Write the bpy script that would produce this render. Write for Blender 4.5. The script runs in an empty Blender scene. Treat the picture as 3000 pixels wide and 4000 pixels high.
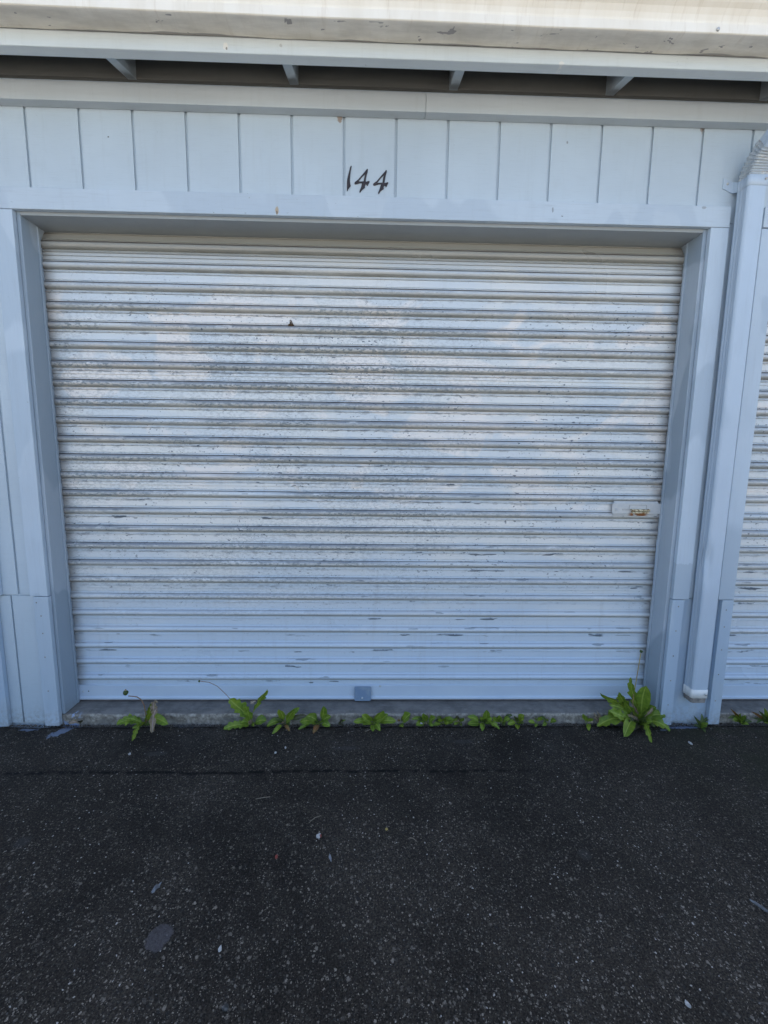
import bpy, bmesh, math, random
from mathutils import Vector, Matrix, noise as mnoise
random.seed(7)
scene = bpy.context.scene
col = scene.collection

# ---------------------------------------------------------------- camera, sky, sun, exposure
cd = bpy.data.cameras.new('camera'); cam = bpy.data.objects.new('camera', cd); col.objects.link(cam)
cd.sensor_fit = 'HORIZONTAL'; cd.sensor_width = 36.0; cd.lens = 36.0 * 1629.92 / 3000.0
cd.clip_start = 0.05; cd.clip_end = 2000.0
cam.matrix_world = Matrix(((0.99970, -0.00970, -0.02357, 1.3507), (-0.02214, 0.12648, -0.99172, -1.8050),
                           (0.01260, 0.99192, 0.12622, 1.2197), (0, 0, 0, 1)))
scene.camera = cam

SUN_EL, SUN_AZ = math.radians(54), math.radians(12)      # the sun stands behind the building, a little to the right
w = bpy.data.worlds.new('World'); scene.world = w; w.use_nodes = True
nt = w.node_tree
bg = nt.nodes['Background']; sky = nt.nodes.new('ShaderNodeTexSky'); sky.sky_type = 'NISHITA'
sky.sun_disc = False; sky.sun_elevation = SUN_EL; sky.sun_rotation = SUN_AZ
sky.air_density = 1.0; sky.dust_density = 3.0; sky.ozone_density = 1.0
nt.links.new(sky.outputs[0], bg.inputs[0]); bg.inputs[1].default_value = 0.15
ld = bpy.data.lights.new('sun', 'SUN'); ld.energy = 5.0; ld.angle = math.radians(0.5); ld.color = (1, 0.95, 0.87)
sun = bpy.data.objects.new('sun', ld); col.objects.link(sun)
sd = Vector((math.sin(SUN_AZ) * math.cos(SUN_EL), math.cos(SUN_AZ) * math.cos(SUN_EL), math.sin(SUN_EL)))
sun.rotation_euler = sd.to_track_quat('Z', 'Y').to_euler(); sun.location = (3, 8, 12)
vs = scene.view_settings; vs.view_transform = 'Standard'; vs.look = 'None'; vs.gamma = 1.0; vs.use_curve_mapping = False
vs.exposure = 1.38

# ---------------------------------------------------------------- material helpers
class N:
    def __init__(s, name):
        s.m = bpy.data.materials.new(name); s.m.use_nodes = True; s.t = s.m.node_tree; s.n = s.t.nodes; s.l = s.t.links
        s.b = s.n['Principled BSDF']; s.pos = s.n.new('ShaderNodeNewGeometry').outputs['Position']
    def set(s, inp, v):
        if isinstance(v, bpy.types.NodeSocket): s.l.new(v, inp)
        else: inp.default_value = v
    def map(s, scale=(1, 1, 1), loc=(0, 0, 0), src=None):
        m = s.n.new('ShaderNodeMapping'); s.l.new(src or s.pos, m.inputs[0]); m.inputs['Scale'].default_value = scale
        m.inputs['Location'].default_value = loc; return m.outputs[0]
    def noise(s, vec, scale, detail=4, rough=.55, dist=0, color=False):
        k = s.n.new('ShaderNodeTexNoise'); s.l.new(vec, k.inputs['Vector']); k.inputs['Scale'].default_value = scale
        k.inputs['Detail'].default_value = detail; k.inputs['Roughness'].default_value = rough; k.inputs['Distortion'].default_value = dist
        return k.outputs['Color' if color else 'Fac']
    def voro(s, vec, scale, out='Distance', feature='F1', rnd=1.0):
        k = s.n.new('ShaderNodeTexVoronoi'); s.l.new(vec, k.inputs['Vector']); k.inputs['Scale'].default_value = scale
        k.feature = feature; k.inputs['Randomness'].default_value = rnd; return k.outputs[out]
    def ramp(s, fac, a, b, va=0.0, vb=1.0, smooth=True):
        k = s.n.new('ShaderNodeMapRange'); k.interpolation_type = 'SMOOTHSTEP' if smooth else 'LINEAR'
        s.l.new(fac, k.inputs['Value'])
        for n_, v in (('From Min', a), ('From Max', b), ('To Min', va), ('To Max', vb)): k.inputs[n_].default_value = v
        return k.outputs[0]
    def math(s, op, a, b=0.0, c=None):
        k = s.n.new('ShaderNodeMath'); k.operation = op; s.set(k.inputs[0], a); s.set(k.inputs[1], b)
        if c is not None: s.set(k.inputs[2], c)
        return k.outputs[0]
    def mul(s, *a):
        r = a[0]
        for x in a[1:]: r = s.math('MULTIPLY', r, x)
        return r
    def mix(s, f, a, b, mode='MIX'):
        k = s.n.new('ShaderNodeMix'); k.data_type = 'RGBA'; k.blend_type = mode
        s.set(k.inputs['Factor'], f)
        for i, v in ((6, a), (7, b)): s.set(k.inputs[i], (tuple(v) + (1,)) if isinstance(v, tuple) and len(v) == 3 else v)
        return k.outputs[2]
    def sep(s):
        k = s.n.new('ShaderNodeSeparateXYZ'); s.l.new(s.pos, k.inputs[0]); return k.outputs
    def bump(s, h, strength, dist, prev=None):
        k = s.n.new('ShaderNodeBump'); s.l.new(h, k.inputs['Height']); k.inputs['Strength'].default_value = strength
        k.inputs['Distance'].default_value = dist
        if prev: s.l.new(prev, k.inputs['Normal'])
        return k.outputs[0]
    def done(s, color, rough=.5, normal=None, spec=.5, metal=0.0):
        s.set(s.b.inputs['Base Color'], (tuple(color) + (1,)) if isinstance(color, tuple) and len(color) == 3 else color)
        s.set(s.b.inputs['Roughness'], rough); s.set(s.b.inputs['Specular IOR Level'], spec); s.set(s.b.inputs['Metallic'], metal)
        if normal: s.l.new(normal, s.b.inputs['Normal'])
        return s.m

def wood_paint(name, base, grain=(1, 1, 1), dark=None, patch=0.5, rough=.55, specks=.3, grain_s=1.0, marks=(), low=None):
    """Exterior paint on timber: brushed grain, touched-up areas of a second tin, small chips and dirt."""
    s = N(name); v = s.map(grain)
    g = s.noise(v, 60, 6, .65); big = s.noise(s.pos, 1.3, 4, .6); mid = s.noise(s.pos, 7, 5, .6)
    c = s.mix(s.ramp(big, .3, .7), tuple(x * .94 for x in base), tuple(min(1, x * 1.05) for x in base))
    if dark:
        p = s.ramp(s.noise(s.map((1.2, 1, .6), (3.1, 0, 1.7)), 1.9, 3, .5, .3), 1 - patch, 1 - patch + .02)
        c = s.mix(p, c, dark)
    c = s.mix(s.mul(s.ramp(g, .48, .85), .16 * grain_s), c, tuple(x * .55 for x in base))
    c = s.mix(s.mul(s.ramp(mid, .58, .8), .14), c, (base[0] * .72, base[1] * .70, base[2] * .64))
    runs = s.noise(s.map((9, 9, .7), (0, 3, 0)), 4, 5, .7)                    # faint water runs
    c = s.mix(s.mul(s.ramp(runs, .50, .78), .20), c, (base[0] * .70, base[1] * .69, base[2] * .66))
    if low:                                                                   # the lower lengths were repainted a duller tone
        o = s.sep(); e = s.math('MULTIPLY_ADD', s.noise(s.map((1, 1, .4)), 30, 4, .7), .05, o[2])
        a = s.mul(s.ramp(e, .80, .795), s.ramp(o[0], 2.2, 2.3), s.ramp(o[0], 2.86, 2.85)); b_ = s.mul(s.ramp(e, 1.0, .93), s.ramp(o[0], 2.85, 2.86))
        c = s.mix(s.math('ADD', a, b_), c, low)
    o = s.sep()
    for mx_, mz_, rx_, rz_, tone, amt in marks:
        dx = s.math('DIVIDE', s.math('SUBTRACT', o[0], mx_), rx_); dz = s.math('DIVIDE', s.math('SUBTRACT', o[2], mz_), rz_)
        rr = s.math('SQRT', s.math('ADD', s.mul(dx, dx), s.mul(dz, dz)))
        c = s.mix(s.mul(s.ramp(s.math('MULTIPLY_ADD', s.noise(s.pos, 120, 4, .75), 1.6, rr), 1.75, 1.45), amt), c, tone)
    spl = s.mul(s.ramp(s.math('MULTIPLY_ADD', s.noise(s.pos, 26, 4, .7), .16, o[2]), .20, .07), s.ramp(s.noise(s.pos, 60, 4, .7), .35, .65))
    c = s.mix(s.mul(spl, .5), c, (.24, .22, .19))                             # rain splash off the ground
    ch = s.noise(s.map(tuple(1 + (x - 1) * .25 for x in grain), (9, 2, 4)), 75, 3, .6)
    area = s.ramp(s.noise(s.pos, 3.3, 2), .38, .62)
    c = s.mix(s.mul(s.ramp(ch, .70, .76), area, specks), c, (.09, .10, .11))
    b = s.bump(g, .35 * grain_s, .0012); b = s.bump(mid, .15, .004, b); b = s.bump(s.noise(s.pos, 420, 2), .12, .0004, b)
    return s.done(c, s.ramp(mid, .3, .7, rough - .07, rough + .1), b, .4)

BLUE = (.475, .560, .630)
RUST, TAN, PALE = (.22, .12, .05), (.42, .34, .24), (.75, .75, .72)
M = {}
M['siding'] = wood_paint('pale_blue_siding_paint', BLUE, (.25, 1, 4.5), rough=.6, specks=.6, grain_s=1.6, marks=((1.203, 2.533, .014, .022, RUST, .7), (2.638, 2.535, .012, .018, RUST, .6), (.31, 2.44, .004, .003, (.08, .08, .08), .9), (2.10, 2.47, .004, .006, (.2, .2, .2), .7)))
M['trim_h'] = wood_paint('pale_blue_trim_paint_horizontal', (.49, .575, .655), (.12, 1.5, 2.2), (.45, .535, .62), .46, rough=.55, specks=1.0, grain_s=2.2, marks=((.957, 2.183, .008, .017, TAN, .95), (.957, 2.176, .003, .008, (.12, .10, .08), .9), (2.66, 2.235, .012, .006, (.30, .33, .36), .8), (2.05, 2.21, .004, .012, (.2, .22, .25), .7)))
M['trim_v'] = wood_paint('pale_blue_trim_paint_upright', (.48, .57, .66), (2.5, 2.5, .12), (.42, .51, .60), .42, specks=.7, grain_s=1.5, low=(.40, .485, .57))
M['trim_low'] = wood_paint('greyer_blue_trim_paint', (.42, .51, .60), (2.5, 2.5, .12), (.39, .49, .60), .5, specks=.2)
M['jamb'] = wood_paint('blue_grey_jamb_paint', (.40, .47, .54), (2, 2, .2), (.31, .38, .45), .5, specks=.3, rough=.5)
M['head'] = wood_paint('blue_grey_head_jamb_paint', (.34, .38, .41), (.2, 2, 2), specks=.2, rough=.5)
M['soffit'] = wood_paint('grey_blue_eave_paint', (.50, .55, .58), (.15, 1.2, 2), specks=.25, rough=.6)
M['fascia'] = wood_paint('weathered_fascia_paint', (.62, .68, .70), (.12, 1.2, 2), specks=.5, rough=.6, grain_s=1.5, marks=((.835, 2.592, .010, .014, PALE, .9), (.838, 2.586, .004, .006, (.15, .14, .12), .8), (1.98, 2.578, .012, .006, PALE, .8), (1.02, 2.60, .006, .006, (.4, .42, .42), .7)))
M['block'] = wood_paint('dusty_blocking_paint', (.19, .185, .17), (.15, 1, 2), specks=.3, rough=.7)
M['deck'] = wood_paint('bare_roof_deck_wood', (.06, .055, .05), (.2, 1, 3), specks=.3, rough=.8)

def door_paint():
    """Old paint on the steel curtain: patches of blue and of warm white, rubbed and grimy along every rib."""
    s = N('weathered_shutter_paint'); o = s.sep(); X, Z = o[0], o[2]
    v = s.map((1, 1, 2.6))
    big = s.noise(v, 1.25, 3, .5, 1.1); mid = s.noise(s.map((1, 1, 1.6), (4, 2, 7)), 3.4, 3, .5, .9)
    cool, warm, grey = (.60, .655, .695), (.77, .75, .725), (.68, .70, .695)
    c = s.mix(s.ramp(big, .42, .58), cool, grey)
    c = s.mix(s.mul(s.ramp(mid, .50, .60), s.ramp(Z, .75, 1.15), s.ramp(Z, 1.98, 1.84), s.ramp(s.noise(s.map((.7, 1, 3), (1, 1, 1)), 9, 2), .3, .5, .55, 1)), c, warm)
    c = s.mix(s.ramp(Z, .75, .15), c, (.56, .66, .77))
    streak = s.ramp(s.noise(s.map((7, 1, .5)), 5, 5, .7), .52, .78)
    c = s.mix(s.mul(streak, .16), c, (.30, .29, .27))
    c = s.mix(s.ramp(Z, 1.99, 2.11), c, (.36, .355, .32))  # shade under the head jamb, painted into the top rows
    # position inside one rib pitch, 0 at the lower crease of the rib
    f = s.math('FRACT', s.math('DIVIDE', s.math('SUBTRACT', Z, .156), .08))
    wob = s.math('MULTIPLY_ADD', s.noise(s.map((1, 1, .3)), 34, 4, .7), .20, f); wob = s.math('SUBTRACT', wob, .10)
    wearz = s.mul(s.ramp(Z, .35, .85, .12, 1), s.ramp(Z, 2.02, 1.8, 0.15, 1))
    blot = s.noise(s.map((.55, 1, 1.2), (1, 5, 3)), 11, 5, .7); long_ = s.mul(s.ramp(s.noise(s.map((.5, 1, 2)), 2.2, 3), .30, .52), s.ramp(X, 2.5, 1.3, .6, 1))
    top = s.mul(s.ramp(wob, .13, .27), s.ramp(wob, .41, .36))                # rubbed shoulder of the rib
    rub = s.mul(top, s.ramp(blot, .31, .47, .12, 1), wearz, long_)
    c = s.mix(s.mul(rub, .85), c, (.20, .22, .255))
    step = s.mul(s.ramp(wob, .70, .82), s.ramp(wob, .97, .88))                # scuffs on the flat just above the step
    c = s.mix(s.mul(step, s.ramp(s.noise(s.map((.5, 1, 1.5), (7, 0, 0)), 42, 3, .7), .50, .60), wearz, long_, .7), c, (.25, .27, .30))
    # brown dirt in the creases; shading of the ribs' lower halves painted in too
    d1 = s.mul(s.ramp(f, .335, .37), s.ramp(f, .415, .385)); d2 = s.math('ADD', s.ramp(f, .25, .02), s.ramp(f, .975, 1.0))
    gn = s.noise(s.map((.35, 1, 1)), 9, 5, .7)
    c = s.mix(s.mul(d1, s.ramp(gn, .25, .62, .55, 1), s.ramp(Z, .5, 1.2, .3, .85)), c, (.18, .16, .15))
    c = s.mix(s.mul(d2, s.ramp(gn, .2, .7, .55, .95)), c, (.21, .205, .175))
    # chips through to dark primer
    ce = s.mul(s.ramp(s.noise(s.map((.9, 1, 1.7), (2, 0, 9)), 58, 2, .5), .66, .68), s.ramp(s.noise(s.pos, 4.2, 3), .43, .55), wearz)
    c = s.mix(s.mul(ce, .9), c, (.075, .10, .13))
    lc = s.mul(s.ramp(s.noise(s.map((.34, 1, 2.3), (12, 0, 2)), 22, 2, .5), .63, .65), s.math('ADD', step, s.mul(top, .6)), s.ramp(Z, 1.35, 1.1), s.ramp(s.noise(s.pos, 2.7, 2), .42, .55))
    c = s.mix(s.mul(lc, .95), c, (.085, .115, .145))
    sp = s.mul(s.ramp(s.voro(s.pos, 62), .16, .11), s.ramp(s.noise(s.pos, 3.0, 3), .46, .58), wearz)
    c = s.mix(s.mul(sp, .8), c, (.10, .12, .15))
    fl = s.mul(s.ramp(s.noise(s.map((.7, 1, 1.3), (6, 4, 2)), 88, 3, .6), .50, .55), s.ramp(s.noise(s.map((.8, 1, 1.6), (2, 2, 2)), 2.6, 3), .38, .55), s.ramp(X, 2.3, 1.2, .3, 1), s.ramp(f, .5, .2, .3, 1), wearz)
    c = s.mix(s.mul(fl, .92), c, (.22, .25, .265))
    side = s.math('ADD', s.mul(s.ramp(s.math('ABSOLUTE', s.math('SUBTRACT', X, 1.316)), 1.31, 1.37), s.ramp(X, 2.78, 2.74)), s.mul(s.ramp(X, 3.035, 2.99), s.ramp(X, 2.8, 2.82)))  # reveal shade painted down the curtain's side edges in a grimy tone
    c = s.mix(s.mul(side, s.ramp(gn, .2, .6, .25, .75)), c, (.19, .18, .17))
    n2 = s.noise(s.pos, 160, 3)
    b = s.bump(s.noise(s.map((.5, 1, 2)), 14, 4), .12, .003); b = s.bump(ce, .4, -.0006, b); b = s.bump(n2, .10, .0004, b)
    return s.done(c, s.ramp(mid, .3, .7, .27, .38), b, .6)
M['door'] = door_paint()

def simple(name, c1, c2, scale=8, rough=.5, bump=.1, metal=0.0, spec=.5, lo=.35, hi=.65):
    s = N(name); n = s.noise(s.pos, scale, 5, .6)
    return s.done(s.mix(s.ramp(n, lo, hi), c1, c2), rough, s.bump(s.noise(s.pos, scale * 9, 3), bump, .001), spec, metal)
M['bar'] = simple('blue_bottom_bar_paint', (.50, .59, .70), (.54, .63, .73), 5, .38)
M['rubber'] = simple('perished_seal_rubber', (.30, .25, .24), (.16, .14, .14), 20, .8)
M['tab'] = simple('blue_tab_paint', (.17, .25, .37), (.24, .31, .39), 30, .45, .3)
M['rivet'] = simple('painted_rivet', (.50, .56, .60), (.40, .43, .44), 60, .45)
M['galv'] = simple('galvanised_screw', (.62, .62, .60), (.45, .45, .44), 90, .35, metal=.6)
M['dark'] = simple('dark_cavity', (.03, .03, .03), (.05, .05, .05), 20, .9)
M['pipe'] = wood_paint('pale_blue_downspout_paint', (.46, .555, .66), (5, 5, .05), (.40, .495, .60), .36, specks=.15, rough=.42, grain_s=.5)
M['white'] = simple('white_strap_metal', (.78, .79, .78), (.70, .71, .70), 30, .4)
M['pipe_end'] = simple('grimy_bare_pipe_end', (.16, .155, .15), (.30, .28, .26), 40, .6)
M['number'] = simple('chipped_dark_brown_paint', (.022, .015, .016), (.05, .038, .038), 60, .45, lo=.45, hi=.8)

def elbow_mat():
    s = N('flaking_elbow_paint'); n = s.noise(s.map((1, 1, 1.5)), 45, 4, .7)
    c = s.mix(s.ramp(n, .52, .66), (.40, .455, .50), (.58, .60, .60)); c = s.mix(s.mul(s.ramp(s.noise(s.pos, 55, 3), .60, .70), .6), c, (.20, .16, .14))
    return s.done(c, .45, s.bump(n, .3, .001))
M['elbow'] = elbow_mat()

def gutter_mat():
    s = N('stained_cream_gutter_paint'); o = s.sep()
    base = s.mix(s.ramp(s.noise(s.map((3, 1, .6)), 5, 4), .35, .7), (.88, .84, .75), (.82, .77, .67))
    st = s.noise(s.map((9, 1.5, 1.2)), 6, 5, .65)                             # run marks down the front
    c = s.mix(s.mul(s.ramp(st, .52, .75), .35), base, (.55, .47, .36))
    c = s.mix(s.mul(s.ramp(s.noise(s.map((.35, 1.5, 1)), 9, 5, .65), .30, .75), s.ramp(o[1], -.279, -.265, .0, .8)), c, (.50, .47, .41))
    pk = s.noise(s.map((1, 2.2, 1), (5, 0, 0)), 13, 3, .6, .5)                # peeled spots on the underside
    c = s.mix(s.mul(s.ramp(pk, .645, .655), s.ramp(o[1], -.275, -.268), .9), c, (.30, .28, .27))
    e = s.math('MULTIPLY_ADD', s.noise(s.map((.5, 0, 0)), 4.5, 3, .6), .045, o[1])
    c = s.mix(s.mul(s.ramp(e, -.186, -.184), .85), c, (.26, .245, .235))
    return s.done(c, .45, s.bump(s.noise(s.pos, 30, 4), .15, .002), .4)
M['gutter'] = gutter_mat()

def concrete_mat():
    s = N('worn_concrete'); o = s.sep(); n = s.noise(s.pos, 14, 6, .7); f = s.noise(s.map((.35, 1, 1)), 60, 5, .7)
    c = s.mix(s.ramp(n, .3, .7), (.115, .113, .108), (.20, .192, .18)); c = s.mix(s.mul(s.ramp(f, .5, .72), .5), c, (.26, .255, .245))
    e = s.math('MULTIPLY_ADD', n, .012, o[1])
    edge = s.ramp(e, .0125, .007)                                              # broken pale front edge
    c = s.mix(edge, c, s.mix(s.ramp(s.noise(s.pos, 45, 5, .7), .35, .68), (.17, .15, .125), (.42, .39, .34)))
    blue = s.mul(s.ramp(s.noise(s.pos, 22, 4), .50, .56), s.ramp(o[0], .03, -.01), s.ramp(o[1], .04, .0))
    c = s.mix(blue, c, (.30, .38, .55))
    return s.done(c, .75, s.bump(f, .5, .003, s.bump(s.noise(s.pos, 200, 3), .4, .001)), .3)
M['concrete'] = concrete_mat()

def asphalt_mat():
    s = N('old_black_asphalt'); o = s.sep(); X, Y = o[0], o[1]
    wv = s.map((1, 1, 1)); dn = s.noise(s.pos, 40, 2, color=True)
    vv = s.mix(.012, s.pos, dn, 'ADD'); vv = s.mix(.0045, vv, s.noise(s.pos, 230, 2, color=True), 'ADD')
    fine = s.math('MULTIPLY_ADD', s.noise(s.pos, 300, 3), .6, -.30); clump = s.noise(s.map((1, 1, 1), (8, 1, 0)), 17, 4, .7)
    big = s.noise(s.pos, 1.1, 4, .6, .5); mid = s.noise(s.map((1, 1, 1), (3, 3, 0)), 5.5, 5, .65)
    c = s.mix(s.ramp(big, .3, .7), (.0195, .0168, .0140), (.0410, .0350, .0285))
    c = s.mix(s.mul(s.ramp(mid, .42, .72), .5), c, (.078, .068, .056))
    worn = s.ramp(s.noise(s.map((1, .7, 1), (2, 7, 0)), 1.5, 3, .5), .40, .66)
    c = s.mix(s.mul(worn, s.ramp(mid, .3, .6, .4, 1), .45), c, (.078, .068, .057))
    pit = s.noise(s.pos, 210, 5, .75)
    c = s.mix(1.0, c, s.mix(s.ramp(pit, .36, .66), (.34, .34, .34), (1.75, 1.67, 1.58)), 'MULTIPLY')
    # stones in the binder: three sizes, each cell its own grey
    expo = s.math('ADD', s.ramp(mid, .3, .7, .0, .5), s.ramp(big, .35, .65, .0, .25))
    near = s.ramp(Y, -.35, -1.0, .35, 1.1)
    for sc, lo, hi, amt in ((62, .36, .20, .6), (105, .38, .26, .95), (170, .40, .28, 1.0), (290, .42, .3, .9)):
        dist = s.voro(vv, sc); cl = s.voro(vv, sc, 'Color')
        k = s.n.new('ShaderNodeSeparateColor'); s.l.new(cl, k.inputs[0])
        pick = s.ramp(k.outputs[0], .54, .88); tone = s.mix(s.math('POWER', k.outputs[1], 2.2), (.040, .039, .037), (.42, .37, .305))
        c = s.mix(s.mul(s.ramp(s.math('ADD', dist, fine), lo, hi), pick, s.ramp(clump, .34, .58, .2, 1), s.math('ADD', s.math('ADD', expo, near), s.mul(worn, .4)), amt), c, tone)
    wd = s.voro(vv, 120); wc = s.n.new('ShaderNodeSeparateColor'); s.l.new(s.voro(vv, 120, 'Color'), wc.inputs[0])
    c = s.mix(s.mul(s.ramp(wd, .30, .2), s.ramp(wc.outputs[2], .972, .98)), c, (.62, .59, .55))
    # sandy strip by the door, then the dark joint of the old patch
    strip = s.mul(s.ramp(Y, -.30, -.12), s.ramp(s.noise(s.pos, 5, 5, .7), .45, .7))
    c = s.mix(s.mul(strip, .35), c, (.085, .078, .07))
    jy = s.math('MULTIPLY_ADD', s.noise(s.map((1, 0, 0)), 2.2, 5, .7), .05, Y)
    jd = s.math('ABSOLUTE', s.math('ADD', jy, .278))
    c = s.mix(s.mul(s.ramp(jd, .013, .002), s.ramp(s.noise(s.pos, 24, 3), .35, .55), s.ramp(X, 2.2, 1.7), .85), c, (.004, .004, .004))
    moss = s.mul(s.ramp(X, 2.45, 3.0), s.ramp(Y, -.75, -.15), s.ramp(s.noise(s.pos, 4, 5, .7), .36, .62))
    c = s.mix(s.mul(moss, .75), c, (.040, .043, .022))
    # near-black right in the crack at the wall
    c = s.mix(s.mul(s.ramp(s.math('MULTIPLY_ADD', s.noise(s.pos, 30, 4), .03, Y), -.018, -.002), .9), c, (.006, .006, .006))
    # spilt wall paint beside the casings
    def spot(cx, cy, rx, ry, rot=0.0):
        m = s.n.new('ShaderNodeMapping'); m.vector_type = 'TEXTURE'; s.l.new(s.pos, m.inputs[0]); m.inputs['Location'].default_value = (cx, cy, 0)
        m.inputs['Rotation'].default_value = (0, 0, rot); m.inputs['Scale'].default_value = (rx, ry, 1)
        sx = s.n.new('ShaderNodeSeparateXYZ'); s.l.new(m.outputs[0], sx.inputs[0])
        r = s.math('SQRT', s.math('ADD', s.math('POWER', sx.outputs[0], 2), s.math('POWER', sx.outputs[1], 2)))
        return s.math('MULTIPLY_ADD', s.noise(s.pos, 48, 5, .75), 1.3 if rot != .9 and ry > .011 and ry != .012 else 2.6, r)
    for a, k2, tone in (((-.035, -.055, .045, .022, .9), (2.4, 2.2), (.27, .33, .45)), ((-.19, -.040, .05, .012, 0), (2.2, 2.0), (.22, .27, .36)),
                        ((2.80, -.033, .10, .010, 0), (2.3, 2.1), (.22, .28, .42)), ((2.70, -.05, .03, .008, 0), (2.1, 1.9), (.2, .24, .33))):
        c = s.mix(s.mul(s.ramp(spot(*a), k2[0], k2[1]), .8), c, tone)
    c = s.mix(s.mul(s.ramp(spot(.811, -.872, .030, .032, -.4), 1.75, 1.55), s.ramp(s.noise(s.pos, 110, 3), .3, .6, .6, 1), .95), c, (.125, .116, .122))
    for a in ((.245, -.60, .028, .022, 0), (2.02, -.66, .022, .02, .3), (.46, -.20, .05, .016, .1), (1.24, -.17, .06, .015, 0), (1.75, -.13, .06, .016, 0)):
        c = s.mix(s.mul(s.ramp(spot(*a), 1.75, 1.2), .38), c, (.095, .093, .095))
    h = s.math('ADD', s.mul(s.voro(vv, 150), .8), s.mul(s.noise(s.pos, 420, 3), .5))
    h = s.math('ADD', h, s.mul(pit, 1.2)); b = s.bump(h, 1.0, .006); b = s.bump(mid, .3, .01, b)
    return s.done(c, s.ramp(mid, .3, .7, .72, .88), b, .16)
M['asphalt'] = asphalt_mat()
M['yard'] = simple('pale_sunlit_gravel', (.36, .34, .30), (.44, .42, .38), 2.2, .9, .6)
M['roofing'] = simple('grey_roof_felt', (.11, .11, .12), (.16, .16, .16), 3, .85, .5)

def leaf_mat(name, a, b, tr=.25, rough=.45):
    s = N(name); n = s.noise(s.pos, 55, 4, .6); n2 = s.noise(s.pos, 9, 2)
    oi = s.n.new('ShaderNodeObjectInfo').outputs['Random']
    c = s.mix(s.ramp(n, .3, .7), a, b); c = s.mix(s.mul(oi, .45), c, tuple(x * .55 for x in a)); c = s.mix(s.mul(s.ramp(n2, .5, .7), .35), c, (b[0] * 1.15, b[1] * .95, b[2] * .6))
    at = s.n.new('ShaderNodeAttribute'); at.attribute_name = 'midrib'
    c = s.mix(s.mul(s.ramp(at.outputs['Fac'], .72, .95), .6), c, (min(1, b[0] * 1.7), min(1, b[1] * 1.45), b[2] * 2.5))
    m = s.done(c, rough, s.bump(n, .5, .0015), .4)
    tn = s.n.new('ShaderNodeBsdfTranslucent'); s.l.new(c, tn.inputs[0]); mx = s.n.new('ShaderNodeMixShader'); mx.inputs[0].default_value = tr
    out = s.n['Material Output']; s.l.new(s.b.outputs[0], mx.inputs[1]); s.l.new(tn.outputs[0], mx.inputs[2]); s.l.new(mx.outputs[0], out.inputs[0])
    return m
M['lg'] = leaf_mat('fresh_leaf_green', (.125, .215, .024), (.26, .36, .042))
M['lh'] = leaf_mat('dark_leaf_green', (.06, .11, .03), (.12, .16, .04))
M['lb'] = leaf_mat('dry_leaf_brown', (.25, .19, .12), (.42, .35, .25), .15, .7)
M['lr'] = leaf_mat('reddish_leaf', (.24, .10, .04), (.22, .17, .05), .15)
M['lk'] = leaf_mat('dull_purple_green_leaf', (.055, .05, .035), (.10, .11, .045), .1)
M['stem'] = simple('reddish_flower_stalk', (.22, .11, .07), (.24, .17, .08), 40, .5)
M['stem_y'] = simple('yellowish_flower_stalk', (.34, .30, .10), (.30, .20, .09), 40, .5)
M['stone_w'] = simple('white_chip', (.55, .54, .53), (.36, .36, .36), 160, .6)
M['chip_b'] = simple('pale_blue_paint_flake', (.26, .28, .31), (.10, .105, .11), 60, .6)
M['chip_r'] = simple('red_chip', (.28, .06, .045), (.2, .06, .05), 60, .6)
M['chip_y'] = simple('yellow_leaf_bit', (.50, .38, .12), (.35, .26, .08), 60, .6)
M['twig'] = simple('dry_twig', (.30, .25, .19), (.20, .17, .13), 60, .7)
M['mud'] = simple('dark_brown_clump', (.035, .02, .012), (.09, .05, .02), 200, .9, .8)

def grit_mat():
    s = N('loose_grit'); n = s.noise(s.pos, 90, 0)
    return s.done(s.mix(s.ramp(n, .35, .7), (.035, .035, .036), (.17, .165, .16)), .75)
M['grit'] = grit_mat()
def soil_mat():
    s = N('soil_and_dry_bits'); n = s.noise(s.pos, 160, 1); n2 = s.noise(s.pos, 3, 3)
    c = s.mix(s.ramp(n, .35, .6), (.018, .015, .012), (.085, .065, .045)); c = s.mix(s.ramp(n, .62, .68), c, (.26, .23, .19))
    return s.done(s.mix(s.mul(s.ramp(n2, .55, .7), .5), c, (.10, .12, .15)), .85)
M['soil'] = soil_mat()

def latch_mat():
    s = N('latch_plate_paint'); o = s.sep(); n = s.noise(s.pos, 55, 5, .7)
    c = s.mix(s.ramp(n, .3, .7), (.47, .50, .52), (.55, .56, .55))
    r = s.mul(s.ramp(o[0], 2.52, 2.545), s.ramp(o[0], 2.625, 2.60), s.ramp(o[2], .99, .984), s.ramp(n, .38, .52))
    return s.done(s.mix(r, c, (.26, .10, .025)), .45, s.bump(n, .2, .0006))
M['latch'] = latch_mat()
def handle_mat():
    s = N('rusted_handle_paint'); n = s.noise(s.pos, 120, 4, .7)
    return s.done(s.mix(s.ramp(n, .45, .6), (.66, .60, .42), (.16, .085, .025)), .5)
M['handle'] = handle_mat()

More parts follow.
